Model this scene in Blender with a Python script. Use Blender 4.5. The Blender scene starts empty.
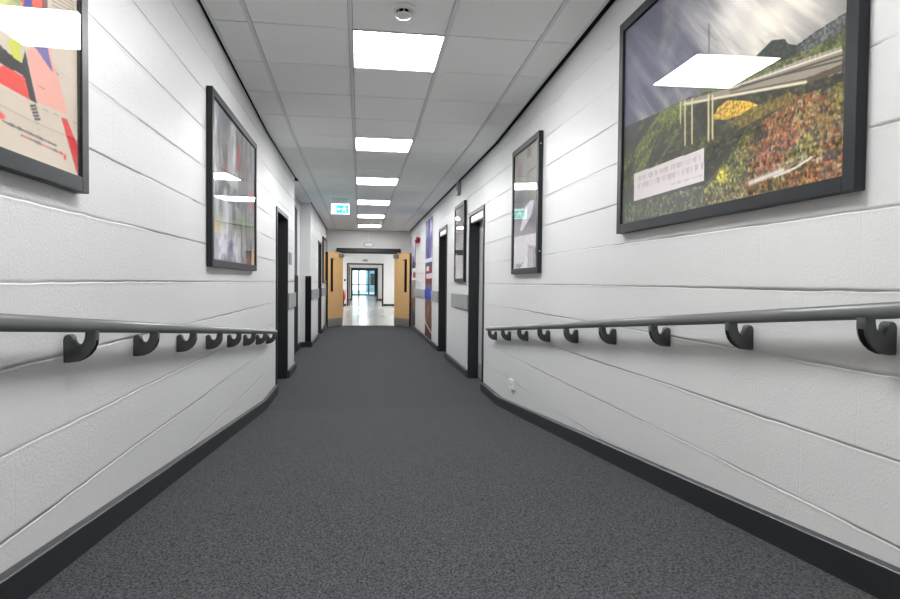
import bpy, bmesh, math, random
import numpy as np
from mathutils import Vector, Matrix

scn = bpy.context.scene
COL = scn.collection
CAMZ = 1.23                      # camera height above the level floor
XL, XR = -0.911, 1.400           # faces of the two block walls
YB, SLOPE = 6.08, 0.0868         # foot of the ramp and its rise per metre
YC, CS = 6.315, math.tan(0.047)  # where the ceiling starts to rise
HC = 1.438 + CAMZ
YE = 17.6                        # end wall

# ------------------------------------------------------------------ camera
F, YAW, PIT, ROL = 621.472, 0.1440, -0.0272, 0.0099
fw = Vector((math.sin(YAW)*math.cos(PIT), math.cos(YAW)*math.cos(PIT), math.sin(PIT)))
rt0 = Vector((math.cos(YAW), -math.sin(YAW), 0)); up0 = rt0.cross(fw)
rt = rt0*math.cos(ROL) + up0*math.sin(ROL)
up = up0*math.cos(ROL) - rt0*math.sin(ROL)
cd = bpy.data.cameras.new('camera'); cam = bpy.data.objects.new('camera', cd); COL.objects.link(cam)
cd.sensor_width = 36; cd.lens = F/900*36; cd.clip_start = 0.02; cd.clip_end = 400
M4 = Matrix((rt, up, -fw)).transposed().to_4x4(); M4.translation = Vector((0, 0, CAMZ))
cam.matrix_world = M4
scn.camera = cam

def on_x(px, py, X):
    """where a point measured on the photograph lies on the wall plane x = X -> (y, z)"""
    d = rt*(px-450) + up*(299.5-py) + fw*F
    t = X/d.x
    return (d.y*t, d.z*t + CAMZ)

def floor_z(y): return max(0.0, YB-y)*SLOPE
def ceil_z(y): return HC + max(0.0, YC-y)*CS

# ------------------------------------------------------------------ materials
def mat(name, col, rough=.6, metal=0, spec=.5, emit=None, estr=0, bump=None, coat=0):
    m = bpy.data.materials.new(name); m.use_nodes = True
    nt = m.node_tree; b = nt.nodes['Principled BSDF']
    b.inputs['Base Color'].default_value = (*col, 1); b.inputs['Roughness'].default_value = rough
    b.inputs['Metallic'].default_value = metal; b.inputs['Specular IOR Level'].default_value = spec
    b.inputs['Coat Weight'].default_value = coat
    if emit: b.inputs['Emission Color'].default_value = (*emit, 1); b.inputs['Emission Strength'].default_value = estr
    if bump:
        sc, st, di = bump
        tc = nt.nodes.new('ShaderNodeTexCoord'); n = nt.nodes.new('ShaderNodeTexNoise'); bp = nt.nodes.new('ShaderNodeBump')
        n.inputs['Scale'].default_value = sc; n.inputs['Detail'].default_value = 4
        bp.inputs['Strength'].default_value = st; bp.inputs['Distance'].default_value = di
        nt.links.new(tc.outputs['Object'], n.inputs['Vector']); nt.links.new(n.outputs['Fac'], bp.inputs['Height'])
        nt.links.new(bp.outputs['Normal'], b.inputs['Normal'])
    return m

def wall_mat(name, col):
    m = mat(name, col, .42, spec=.4); nt = m.node_tree; N = nt.nodes; L = nt.links; b = N['Principled BSDF']
    tc = N.new('ShaderNodeTexCoord')
    n1 = N.new('ShaderNodeTexNoise'); n1.inputs['Scale'].default_value = 120; n1.inputs['Detail'].default_value = 5
    n2 = N.new('ShaderNodeTexNoise'); n2.inputs['Scale'].default_value = 9; n2.inputs['Detail'].default_value = 3
    vo = N.new('ShaderNodeTexVoronoi'); vo.inputs['Scale'].default_value = 22
    pit = N.new('ShaderNodeMapRange'); pit.inputs[1].default_value = .03; pit.inputs[2].default_value = .14
    # perpend joints: stretcher bond, filled with paint so only a faint dip
    sep = N.new('ShaderNodeSeparateXYZ')
    def mth(op, a, bb=None):
        q = N.new('ShaderNodeMath'); q.operation = op
        for i, v in enumerate((a, bb)):
            if v is None: continue
            if isinstance(v, (int, float)): q.inputs[i].default_value = v
            else: L.new(v, q.inputs[i])
        return q.outputs[0]
    L.new(tc.outputs['Object'], sep.inputs[0])
    course = mth('FLOOR', mth('DIVIDE', mth('ADD', sep.outputs['Z'], -1.22+.225*20), .225))
    yy = mth('ADD', mth('DIVIDE', sep.outputs['Y'], .45), mth('MULTIPLY', mth('MODULO', course, 2), .5))
    fr = mth('ABSOLUTE', mth('SUBTRACT', mth('FRACT', mth('ADD', mth('ADD', yy, 50.), mth('MULTIPLY', n2.outputs['Fac'], .01))), .5))
    jn = N.new('ShaderNodeMapRange'); jn.inputs[1].default_value = .0; jn.inputs[2].default_value = .008
    L.new(fr, jn.inputs[0])
    for n in (n1, n2, vo): L.new(tc.outputs['Object'], n.inputs['Vector'])
    L.new(vo.outputs['Distance'], pit.inputs[0])
    h = mth('ADD', mth('MULTIPLY', n1.outputs['Fac'], .28), mth('MULTIPLY', n2.outputs['Fac'], .5))
    h = mth('ADD', h, mth('MULTIPLY', pit.outputs[0], .35))
    jw = mth('MULTIPLY', jn.outputs[0], mth('MULTIPLY', n1.outputs['Fac'], .5))
    h = mth('ADD', h, jw)
    bp = N.new('ShaderNodeBump'); bp.inputs['Strength'].default_value = .55; bp.inputs['Distance'].default_value = .003
    L.new(h, bp.inputs['Height']); L.new(bp.outputs['Normal'], b.inputs['Normal'])
    return m

def noise_mat(name, c1, c2, scale, rough=.9, bump=(.4, .003), detail=3, stretch=(1, 1, 1), lo=.35, hi=.65, spec=.3):
    m = mat(name, c1, rough, spec=spec); nt = m.node_tree; N = nt.nodes; L = nt.links; b = N['Principled BSDF']
    tc = N.new('ShaderNodeTexCoord'); mp = N.new('ShaderNodeMapping'); mp.inputs['Scale'].default_value = stretch
    n = N.new('ShaderNodeTexNoise'); n.inputs['Scale'].default_value = scale; n.inputs['Detail'].default_value = detail
    r = N.new('ShaderNodeValToRGB'); r.color_ramp.elements[0].position = lo; r.color_ramp.elements[1].position = hi
    r.color_ramp.elements[0].color = (*c1, 1); r.color_ramp.elements[1].color = (*c2, 1)
    bp = N.new('ShaderNodeBump'); bp.inputs['Strength'].default_value = bump[0]; bp.inputs['Distance'].default_value = bump[1]
    L.new(tc.outputs['Object'], mp.inputs[0]); L.new(mp.outputs[0], n.inputs['Vector']); L.new(n.outputs['Fac'], r.inputs[0])
    L.new(r.outputs[0], b.inputs['Base Color']); L.new(n.outputs['Fac'], bp.inputs['Height']); L.new(bp.outputs['Normal'], b.inputs['Normal'])
    return m

M = {}
M['wall'] = wall_mat('painted blockwork', (.655, .655, .652))
M['plaster'] = mat('smooth white paint', (.76, .76, .76), .6)
M['tile'] = noise_mat('mineral ceiling tile', (.84, .845, .83), (.90, .905, .89), 260, .95, (.15, .001))
M['tbar'] = mat('ceiling grid', (.70, .715, .74), .5)
M['gap'] = mat('shadow gap', (.004, .004, .005), .9, spec=.1)
M['carpet'] = noise_mat('cord carpet', (.022, .0235, .0260), (.106, .110, .118), 170, 1.0, (.9, .004), 4, (1, .55, 1), .33, .68, spec=.08)
M['vinyl'] = noise_mat('sheet vinyl', (.46, .46, .43), (.54, .54, .51), 3, .16, (.02, .001), spec=.5)
M['anth'] = mat('anthracite paint', (.011, .0125, .0145), .42)
M['skirt'] = mat('anthracite skirting paint', (.017, .020, .023), .36, spec=.6)
M['frame'] = mat('grey black frame', (.0125, .0150, .0175), .40, spec=.3, bump=(300, .05, .001))
M['rail'] = mat('grey vinyl handrail', (.140, .148, .145), .33, spec=.5)
M['bracket'] = mat('dark grey bracket', (.050, .053, .053), .42)
M['black'] = mat('black', (.004, .004, .004), .8, spec=.2)
M['crash'] = mat('grey crash rail', (.27, .28, .285), .5)
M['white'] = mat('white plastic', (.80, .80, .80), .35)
M['red'] = mat('red plastic', (.33, .006, .012), .35)
M['steel'] = mat('brushed steel', (.45, .45, .46), .32, metal=.9)
M['kick'] = mat('grey kick plate', (.26, .26, .26), .4, metal=.4)
M['leafgrey'] = mat('pale grey laminate door', (.50, .50, .52), .45)
M['leafdark'] = mat('dark grey door', (.018, .020, .024), .4)
M['wood'] = noise_mat('oak veneer', (.58, .35, .145), (.70, .45, .205), 14, .42, (.05, .001), 5, (6, 6, .5), .3, .7, spec=.4)
M['redwood'] = mat('red brown door', (.22, .11, .085), .5)
M['emit'] = mat('lit diffuser', (.9, .9, .9), .5, emit=(.99, .995, 1.0), estr=13)
M['emit2'] = mat('lit diffuser far', (.9, .9, .9), .5, emit=(1, 1, 1), estr=14)
M['sign_w'] = mat('lit sign white', (.8, .9, .9), .4, emit=(.80, 1, .97), estr=.62)
M['sign_g'] = mat('lit sign green', (0, .5, .4), .4, emit=(.0, .55, .46), estr=.62)
M['brick_out'] = noise_mat('pale far building', (.16, .27, .32), (.26, .40, .45), 1.2, .8)
M['paving'] = mat('outside paving', (.4, .42, .42), .8)
M['guard'] = mat('black guard', (.008, .009, .011), .75, spec=.12)
M['capsule'] = mat('detector grey mesh', (.16, .15, .15), .6)

def glass_mat(name, rough=0.0, tint=(1, 1, 1)):
    m = bpy.data.materials.new(name); m.use_nodes = True; nt = m.node_tree; nt.nodes.clear()
    o = nt.nodes.new('ShaderNodeOutputMaterial'); mx = nt.nodes.new('ShaderNodeMixShader')
    t = nt.nodes.new('ShaderNodeBsdfTransparent'); g = nt.nodes.new('ShaderNodeBsdfGlossy'); fr = nt.nodes.new('ShaderNodeFresnel')
    t.inputs[0].default_value = (*tint, 1); g.inputs['Roughness'].default_value = rough; ge = nt.nodes.new('ShaderNodeNewGeometry'); ma = nt.nodes.new('ShaderNodeMath'); ma.operation = 'MULTIPLY_ADD'
    ma.inputs[1].default_value = 1/1.4-1.4; ma.inputs[2].default_value = 1.4; nt.links.new(ge.outputs['Backfacing'], ma.inputs[0]); nt.links.new(ma.outputs[0], fr.inputs[0])
    nt.links.new(fr.outputs[0], mx.inputs[0]); nt.links.new(t.outputs[0], mx.inputs[1]); nt.links.new(g.outputs[0], mx.inputs[2])
    nt.links.new(mx.outputs[0], o.inputs[0]); return m
M['glass'] = glass_mat('clear glazing', .0)
M['window'] = glass_mat('door glass', .0, (.9, .95, .95))
fg = bpy.data.materials.new('frosted glass'); fg.use_nodes = True
_b = fg.node_tree.nodes['Principled BSDF']; _t = fg.node_tree.nodes.new('ShaderNodeBsdfTranslucent'); _t.inputs[0].default_value = (.36, .44, .50, 1)
_a = fg.node_tree.nodes.new('ShaderNodeMixShader'); _a.inputs[0].default_value = .6; _b.inputs['Base Color'].default_value = (.3, .36, .4, 1)
fg.node_tree.links.new(_b.outputs[0], _a.inputs[1]); fg.node_tree.links.new(_t.outputs[0], _a.inputs[2])
fg.node_tree.links.new(_a.outputs[0], fg.node_tree.nodes['Material Output'].inputs[0])
M['frost'] = fg

# ------------------------------------------------------------------ mesh helpers
class MB:
    def __init__(s): s.bm = bmesh.new(); s.mats = []
    def mi(s, m):
        if m is None: m = s.mats[0] if s.mats else 'white'
        if m not in s.mats: s.mats.append(m)
        return s.mats.index(m)
    def box(s, x0, x1, y0, y1, z0, z1, m=None, bev=0):
        k = s.mi(m)
        x0, x1 = sorted((x0, x1)); y0, y1 = sorted((y0, y1)); z0, z1 = sorted((z0, z1))
        t = bmesh.new()
        bmesh.ops.create_cube(t, size=1)
        for v in t.verts: v.co = Vector(((x0+x1)/2+v.co.x*(x1-x0), (y0+y1)/2+v.co.y*(y1-y0), (z0+z1)/2+v.co.z*(z1-z0)))
        if bev: bmesh.ops.bevel(t, geom=list(t.edges), offset=bev, segments=2, affect='EDGES', profile=.5)
        s.add(t, k); return s
    def add(s, t, k, mtx=None):
        if mtx: bmesh.ops.transform(t, matrix=mtx, verts=t.verts)
        vm = {v: s.bm.verts.new(v.co) for v in t.verts}
        for f in t.faces:
            try: nf = s.bm.faces.new([vm[v] for v in f.verts]); nf.material_index = k; nf.smooth = f.smooth
            except ValueError: pass
        t.free()
    def poly(s, pts, m=None):
        k = s.mi(m); f = s.bm.faces.new([s.bm.verts.new(p) for p in pts]); f.material_index = k; return s
    def prism(s, pts, vec, m=None, smooth=False):
        """extrude a closed outline along vec"""
        k = s.mi(m); v = Vector(vec)
        a = [s.bm.verts.new(Vector(p)) for p in pts]; b = [s.bm.verts.new(Vector(p)+v) for p in pts]
        n = len(pts)
        for fv in (a, list(reversed(b))):
            f = s.bm.faces.new(fv); f.material_index = k
        for i in range(n):
            f = s.bm.faces.new([a[(i+1) % n], a[i], b[i], b[(i+1) % n]]); f.material_index = k; f.smooth = smooth
        return s
    def tube(s, pts, r, m=None, seg=20, cap=True):
        k = s.mi(m); pts = [Vector(p) for p in pts]; rings = []
        for i, p in enumerate(pts):
            d = (pts[min(i+1, len(pts)-1)] - pts[max(i-1, 0)]).normalized()
            u = d.cross(Vector((0, 0, 1)));
            if u.length < 1e-3: u = d.cross(Vector((1, 0, 0)))
            u.normalize(); w = u.cross(d)
            rr = r[i] if isinstance(r, (list, tuple)) else r
            rings.append([s.bm.verts.new(p + (u*math.cos(a)+w*math.sin(a))*rr) for a in [2*math.pi*j/seg for j in range(seg)]])
        for a, b in zip(rings, rings[1:]):
            for j in range(seg):
                f = s.bm.faces.new([a[j], a[(j+1) % seg], b[(j+1) % seg], b[j]]); f.smooth = True; f.material_index = k
        if cap:
            for rg in (rings[0], rings[-1]): f = s.bm.faces.new(rg); f.material_index = k
        return s
    def lathe(s, prof, c, axis, m=None, seg=32):
        """prof: (radius, height) from c along axis"""
        k = s.mi(m); ax = Vector(axis).normalized(); u = ax.orthogonal().normalized(); w = ax.cross(u); c = Vector(c); rings = []
        for r, h in prof:
            rings.append([s.bm.verts.new(c+ax*h+(u*math.cos(t)+w*math.sin(t))*max(r, 1e-5)) for t in [2*math.pi*j/seg for j in range(seg)]])
        for a, b in zip(rings, rings[1:]):
            for j in range(seg):
                f = s.bm.faces.new([a[j], a[(j+1) % seg], b[(j+1) % seg], b[j]]); f.smooth = True; f.material_index = k
        for rg in (rings[0], rings[-1]): f = s.bm.faces.new(rg); f.material_index = k
        return s
    def build(s, name, m=None, parent=None, loc=None):
        if m and m not in s.mats and not s.mats: s.mats = [m]
        bmesh.ops.recalc_face_normals(s.bm, faces=s.bm.faces)
        me = bpy.data.meshes.new(name); s.bm.to_mesh(me); s.bm.free()
        for q in s.mats: me.materials.append(M[q])
        o = bpy.data.objects.new(name, me); COL.objects.link(o)
        if parent:
            o.parent = parent
            o.matrix_parent_inverse = Matrix.Translation(parent.location).inverted()
        return o

def thing(name, label, cat, loc=(0, 0, 0), group=None, kind=None):
    o = bpy.data.objects.new(name, None); COL.objects.link(o); o.location = loc; o.empty_display_size = .1
    return tag(o, label, cat, group, kind)
def tag(o, label=None, cat=None, group=None, kind=None):
    if label: o['label'] = label
    if cat: o['category'] = cat
    if group: o['group'] = group
    if kind: o['kind'] = kind
    return o
def struct(o, label=None):
    o['kind'] = 'structure'
    if label: o['label'] = label
    return o

# ------------------------------------------------------------------ block walls (real raked joints)
C0 = -.010 + CAMZ
def hsh(i, j, k=0):
    x = math.sin(i*127.1+j*311.7+k*74.7)*43758.5453; return x-math.floor(x)
def vn(y, c, f):
    y *= f; i = math.floor(y); t = y-i; t = t*t*(3-2*t); return hsh(i, c, f)*(1-t)+hsh(i+1, c, f)*t
DZ = (-.0170, -.0150, -.0055, -.0025, -.0012, .0010, .0026, .0110, .0130)
def wall_patch(mb, X, side, y0, y1, z0, z1, dy=.025, m='wall'):
    """side +1: wall faces -x (right wall); -1: faces +x"""
    k = mb.mi(m); bm = mb.bm
    n = max(1, int((y1-y0)/dy)); ys = [y0+(y1-y0)*i/n for i in range(n+1)]
    rows = [('e', z0, 0)]
    c = math.ceil((z0-C0)/.225)
    while C0+c*.225 < z1-.01:
        zc = C0+c*.225
        if zc-.02 > z0:
            for j, dz in enumerate(DZ): rows.append((c, zc, j))
        c += 1
    rows.append(('e', z1, 0))
    grid = []
    for c, zc, j in rows:
        r = []
        for y in ys:
            if c == 'e': r.append(bm.verts.new((X, y, zc))); continue
            side_ = 7 if side > 0 else 0
            wob = (vn(y, c+side_, 1.1)-.5)*.007 + (vn(y, c+side_+40, 9)-.5)*.0040 + (vn(y, c+side_+60, 31)-.5)*.0018
            dep = .0060*(.35+vn(y, c+side_+20, 2.3)) * (1 if vn(y, c+side_+90, 1.7) > .24 else .25)
            if vn(y, c+side_+50, 23) > .80: dep *= 1.7
            lip = .0022*(vn(y, c+side_+30, 1.3))*(.6+vn(y, c+side_+35, 40)*.8)
            dz = DZ[j]
            d = (0, 0, -lip*.6, -lip, dep, dep*.9, -lip*.3, 0, 0)[j]
            r.append(bm.verts.new((X+side*d, y, zc+dz+wob*(0 if j in (0, 1, 7, 8) else 1))))
        grid.append(r)
    for a, b in zip(grid, grid[1:]):
        for i in range(n):
            f = bm.faces.new([a[i], a[i+1], b[i+1], b[i]]); f.material_index = k; f.smooth = True
    # solid backing
    mb.box(X+side*.016, X+side*.11, y0, y1, z0, z1, m)
    # returns from the face to the backing at the ends
    for col_ in (0, -1):
        for a, b in zip(grid, grid[1:]):
            p, q = a[col_].co, b[col_].co
            f = bm.faces.new([bm.verts.new(p), bm.verts.new(q), bm.verts.new((X+side*.017, q.y, q.z)), bm.verts.new((X+side*.017, p.y, p.z))]); f.material_index = k

YBACK = -3.5
DOORS = {  # side, y0, y1 of the clear opening incl. frame, top z
    'L1': (-1, XL, 6.99, 8.06, 2.045),
    'R1': (1, XR, 6.95, 7.93, 2.125),
    'R2': (1, XR, 10.02, 11.02, 2.175),
    'L2': (-1, XL, 13.90, 14.95, 2.125),
}
mb = MB()
ZT = 3.35
def wall_run(mb, X, side, y0, y1, doors):
    y = y0
    for d in doors:
        _, _, a, b, zt = DOORS[d]
        mb.box(X+side*.19, X+side*.24, a-.12, b+.12, -.05, ZT, 'wall')
        for e0, e1 in ((a-.12, a), (b, b+.12)): mb.box(X+side*.111, X+side*.19, e0, e1, -.05, ZT, 'wall')
        wall_patch(mb, X, side, y, a, -.05, ZT); wall_patch(mb, X, side, a, b, zt, ZT); y = b
    wall_patch(mb, X, side, y, y1, -.05, ZT)
wall_run(mb, XL, -1, YBACK, 8.93, ['L1'])
XA = -1.105; YA = 11.8
wall_patch(mb, XA, -1, 8.93, 10.15, -.05, ZT); wall_patch(mb, XA, -1, 10.15, 11.25, 2.53, ZT); wall_patch(mb, XA, -1, 11.25, YA, -.05, ZT)
mb.box(XA-.11, XL-.017, YA, YA+.1, -.05, ZT, 'wall'); mb.box(XL-.0165, XL-.0005, YA, YA+.02, -.05, ZT, 'wall')
wall_run(mb, XL, -1, YA+.0005, YE, ['L2'])
struct(mb.build('wall_left'), 'white painted blockwork wall on the left of the corridor')
mb = MB(); wall_run(mb, XR, 1, YBACK, YE, ['R1', 'R2'])
struct(mb.build('wall_right'), 'white painted blockwork wall on the right of the corridor')
mb = MB(); mb.box(-1.2, 1.6, YBACK-.1, YBACK, 0, 3.4, 'wall'); struct(mb.build('wall_back'))
# closing boxes behind each doorway, so the rooms behind are solid
# end wall with the double doorway
OX0, OX1, OZ = -.50, .985, 2.00
mb = MB()
mb.box(-1.25, OX0-.05, YE, YE+.12, 0, 3.0, 'wall'); mb.box(OX1+.05, 1.55, YE, YE+.12, 0, 3.0, 'wall'); mb.box(OX0-.05, OX1+.05, YE, YE+.12, OZ+.05, 3.0, 'wall')
struct(mb.build('wall_end'), 'white wall closing the carpeted corridor around the double doorway')

# ------------------------------------------------------------------ floor
mb = MB()
for x0, x1, y0, y1 in [(-1.10, 1.59, YBACK-.1, YB), (-1.10, 1.59, YB, YE+.02), (XA-.12, -1.10, 8.5, YA+.1)]:
    mb.poly([(x0, y0, floor_z(y0)), (x1, y0, floor_z(y0)), (x1, y1, floor_z(y1)), (x0, y1, floor_z(y1))], 'carpet')
struct(mb.build('floor'), 'dark grey cord carpet with a ramp down towards the doors')
mb = MB(); mb.poly([(-2.2, YE+.02, 0), (3.2, YE+.02, 0), (3.2, 57.2, 0), (-2.2, 57.2, 0)], 'vinyl')
struct(mb.build('floor_far'), 'pale shiny vinyl floor beyond the double doors')

# ------------------------------------------------------------------ ceiling
BX = [-.6666+.6*i for i in range(4)]
CL, CR = XL+.019, XR-.035
lights_rows = []                 # (row y0,y1) cells that hold luminaires
def row_y(r):                    # r<0 : rising part towards the camera
    return YC + .6*r if r >= 0 else YC + .6*r*math.cos(.047)
LIGHT_ROWS = [-16, -12, -8, -4, 0, 4, 8, 12, 16]
mb = MB()
def slab(mb, x0, x1, y0, y1, dz0, dz1, m):
    p = [(x0, y0), (x1, y0), (x1, y1), (x0, y1)]
    k = mb.mi(m)
    lo = [mb.bm.verts.new((x, y, ceil_z(y)+dz0)) for x, y in p]; hi = [mb.bm.verts.new((x, y, ceil_z(y)+dz1)) for x, y in p]
    for f in [lo[::-1], hi] + [[lo[i], lo[(i+1) % 4], hi[(i+1) % 4], hi[i]] for i in range(4)]:
        mb.bm.faces.new(f).material_index = k
cells = [CL+.012] + BX + [CR-.012]
r = -16
while row_y(r) < YE:
    y0, y1 = row_y(r), min(row_y(r+1), YE-.004)
    for ci in range(5):
        if ci == 2 and r in LIGHT_ROWS: continue
        xa = cells[ci]+(.0142 if ci else 0); xb = cells[ci+1]-(.0142 if ci < 4 else 0)
        slab(mb, xa, xb, y0+.0038, y1-.0038, .004, .018, 'tile')
    if 8.9 < y0 and y1 < 12.0: slab(mb, XA+.02, CL, y0+.0038, y1-.0038, .004, .018, 'tile')
    r += 1
Y0C = row_y(-16)
for y0, y1 in ((Y0C, YC), (YC, YE-.02)):
    for x in BX: slab(mb, x-.012, x+.012, y0, y1, -.001, .006, 'tbar')
    slab(mb, CR-.016, CR, y0, y1, -.001, .006, 'tbar')
    if y1 < 8: slab(mb, CL, CL+.016, y0, y1, -.001, .006, 'tbar')
slab(mb, CL, CL+.016, YC, 8.93, -.001, .006, 'tbar'); slab(mb, CL, CL+.016, YA, YE-.02, -.001, .006, 'tbar')
for rr in range(-16, 19):
    if row_y(rr) > YE: break
    slab(mb, CL+.012, CR-.012, row_y(rr)-.004, row_y(rr)+.004, .008, .011, 'gap')
# void above the ceiling
slab(mb, XL-.01, XR+.01, YBACK, YC, .030, .05, 'gap'); slab(mb, XL-.01, XR+.01, YC, YE, .030, .05, 'gap'); slab(mb, XA-.01, XL, 8.9, YA+.01, .03, .05, 'gap')
struct(mb.build('ceiling'), 'suspended ceiling of pale grey square tiles')
# black shadow gap trims
def gap_strip(name, x0, x1, y0, y1):
    mb = MB()
    for a, b in ((y0, min(y1, YC)), (max(y0, YC), y1)):
        if b > a: slab(mb, x0, x1, a, b, .002, .012, 'gap')
    return struct(mb.build(name))
gap_strip('trim_1', XL+.002, CL-.001, Y0C, 8.93); gap_strip('trim_2', CR+.001, XR-.001, Y0C, YE-.02); gap_strip('trim_3', XL+.002, CL-.001, YA, YE-.02)

# ------------------------------------------------------------------ skirting
def skirting(name, X, side, segs, h=.092, t=.033):
    mb = MB()
    for a, b in segs:
        brk = [a] + ([YB] if a < YB < b else []) + [b]
        for y0, y1 in zip(brk, brk[1:]):
            xi, xo = X+side*.004, X-side*t
            prof = lambda y: [(xi, y, floor_z(y)-.01), (xo, y, floor_z(y)-.01), (xo, y, floor_z(y)+h-.003), (xo+side*.003, y, floor_z(y)+h), (xi, y, floor_z(y)+h)]
            A = [mb.bm.verts.new(p) for p in prof(y0)]; B = [mb.bm.verts.new(p) for p in prof(y1)]
            mb.mi('skirt')
            mb.bm.faces.new(A); mb.bm.faces.new(B[::-1])
            for i in range(5): mb.bm.faces.new([A[i], A[(i+1) % 5], B[(i+1) % 5], B[i]])
    return struct(mb.build(name))
skirting('baseboard_left', XL, -1, [(YBACK, 6.985), (8.065, 8.93), (YA, 13.89), (14.96, YE)])
skirting('baseboard_right', XR, 1, [(YBACK, 6.945), (7.935, 10.015), (11.025, YE)])
mb = MB(); mb.box(XA, XL+.033, YA-.03, YA-.0005, 0, .10, 'anth'); mb.box(XA, XA+.03, 8.95, 10.14, 0, .1, 'anth'); mb.box(XA, XA+.03, 11.26, YA-.031, 0, .1, 'anth')
struct(mb.build('baseboard_recess'))

# ------------------------------------------------------------------ doors in the side walls
def door(n, key, leafm, label, panel=False, handle=True, plate=False):
    side, X, y0, y1, zt = DOORS[key]
    t = thing('door_%d' % n, label, 'door', (X, (y0+y1)/2, 0), kind='structure')
    fwid = .048; pr = X-side*.014; bk = X+side*.135
    mb = MB()
    mb.box(pr, bk, y0, y0+fwid, 0, zt, 'anth', .003); mb.box(pr, bk, y1-fwid, y1, 0, zt, 'anth', .003)
    mb.box(pr, bk, y0+fwid, y1-fwid, zt-fwid, zt, 'anth', .003)
    mb.build('door_frame', parent=t)
    mb = MB(); mb.box(X+side*.118, X+side*.160, y0+fwid, y1-fwid, .004, zt-fwid, leafm); mb.build('door_leaf', parent=t)
    if plate:
        mb = MB(); mb.box(X+side*.114, X+side*.118, y0+fwid+.03, y1-fwid-.03, .02, .20, 'crash'); mb.build('kick_plate', parent=t)
    if panel:  # white box imitating ceiling light reflected off the door closer
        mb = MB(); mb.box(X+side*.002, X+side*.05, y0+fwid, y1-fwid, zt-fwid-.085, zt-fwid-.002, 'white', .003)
        tag(mb.build('head_glint', parent=t), 'white strip under the door head, standing in for reflected light')
    if handle:
        yh = y0+fwid+.09
        mb = MB(); xx = X+side*.118
        mb.lathe([(.025, 0), (.025, .006), (.01, .007), (.01, .045)], (xx, yh, 1.02), (-side, 0, 0), 'steel')
        mb.tube([(xx-side*.04, yh, 1.02), (xx-side*.045, yh+.02, 1.02), (xx-side*.045, yh+.12, 1.02)], .009, 'steel', 12)
        tag(mb.build('door_handle', parent=t), 'steel lever handle')
    return t
door(1, 'L1', 'leafdark', 'dark framed doorway in the left wall, at the foot of the left handrail')
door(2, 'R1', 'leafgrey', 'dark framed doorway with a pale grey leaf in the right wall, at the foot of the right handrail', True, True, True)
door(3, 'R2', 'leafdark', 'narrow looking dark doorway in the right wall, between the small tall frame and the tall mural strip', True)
door(4, 'L2', 'leafdark', 'dark doorway in the left wall just before the open oak doors')
# frosted door in the recess
t = thing('door_5', 'blue grey glazed door in the shallow recess of the left wall', 'door', (XA, 10.8, 0), kind='structure')
mb = MB(); mb.box(XA-.08, XA+.01, 10.15, 10.20, 0, 2.53, 'crash'); mb.box(XA-.08, XA+.01, 11.20, 11.25, 0, 2.53, 'crash'); mb.box(XA-.08, XA+.01, 10.20, 11.20, 2.48, 2.53, 'crash'); mb.build('door_frame', parent=t)
mb = MB(); mb.box(XA-.06, XA-.03, 10.20, 11.20, .0, 2.48, 'frost'); mb.build('door_pane', parent=t)

# open oak double doors
def oak_leaf(n, hx, sgn, label):
    w = .735; h = 2.02
    t = thing('door_%d' % n, label, 'door', (hx, YE-.03, 0), kind='structure')
    ang = math.radians(59)
    # local x runs from the hinge along the leaf
    T = Matrix.Translation((hx, YE-.035, 0)) @ Matrix(((sgn*math.cos(ang), -math.sin(ang)*sgn, 0, 0), (-math.sin(ang), -math.cos(ang), 0, 0), (0, 0, 1, 0), (0, 0, 0, 1)))
    def fin(mb, name, lab=None):
        bmesh.ops.transform(mb.bm, matrix=T, verts=mb.bm.verts); o = mb.build(name, parent=t)
        if lab: o['label'] = lab
    mb = MB()   # leaf with the slot for the vision panel
    a, b, z0, z1 = w-.235, w-.125, .95, 1.86
    for q in [(0, a, .008, h), (b, w, .008, h), (a, b, .008, z0), (a, b, z1, h)]: mb.box(q[0], q[1], -.022, .022, q[2], q[3], 'wood')
    mb.box(w-.004, w+.004, -.022, .022, .008, h, 'anth')
    fin(mb, 'door_leaf')
    mb = MB()
    for q in [(a, a+.014, z0, z1), (b-.014, b, z0, z1), (a+.014, b-.014, z0, z0+.014), (a+.014, b-.014, z1-.014, z1)]: mb.box(q[0], q[1], -.028, .028, q[2], q[3], 'anth')
    mb.box(a+.014, b-.014, -.004, .004, z0+.014, z1-.014, 'black')
    fin(mb, 'vision_panel', 'tall narrow dark vision panel')
    mb = MB(); mb.box(.01, w-.006, .0222, .026, .012, .225, 'kick'); mb.box(.01, w-.006, -.026, -.0222, .012, .225, 'kick'); fin(mb, 'kick_plate', 'grey metal kick plate')
    mb = MB(); mb.lathe([(.018, 0), (.018, .008), (.001, .009)], (a-.05, .022, h-.18), (0, 1, 0), 'black', 16); fin(mb, 'door_stop')
    mb = MB(); mb.box(.0, .22, .0222, .062, h-.125, h-.03, 'kick', .004); fin(mb, 'door_closer', 'grey metal closer at the top of the leaf')
    mb = MB(); mb.box(w-.10, w-.04, -.030, -.0222, .95, 1.25, 'steel'); mb.tube([(w-.07, -.03, 1.0), (w-.07, -.06, 1.0), (w-.07, -.06, 1.2), (w-.07, -.03, 1.2)], .009, 'steel', 10); fin(mb, 'pull_handle')
    return t
oak_leaf(6, OX0+.01, -1, 'left leaf of the oak double doors, standing open')
oak_leaf(7, OX1-.01, 1, 'right leaf of the oak double doors, standing open')
mb = MB()
mb.box(OX0-.15, OX1+.145, YE-.05, YE+.0, OZ+.055, OZ+.165, 'anth', .004)
mb.box(OX0-.05, OX0, YE-.012, YE+.13, 0, OZ+.054, 'anth'); mb.box(OX1, OX1+.05, YE-.012, YE+.13, 0, OZ+.054, 'anth'); mb.box(OX0, OX1, YE+.0, YE+.13, OZ+.02, OZ+.054, 'anth')
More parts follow.
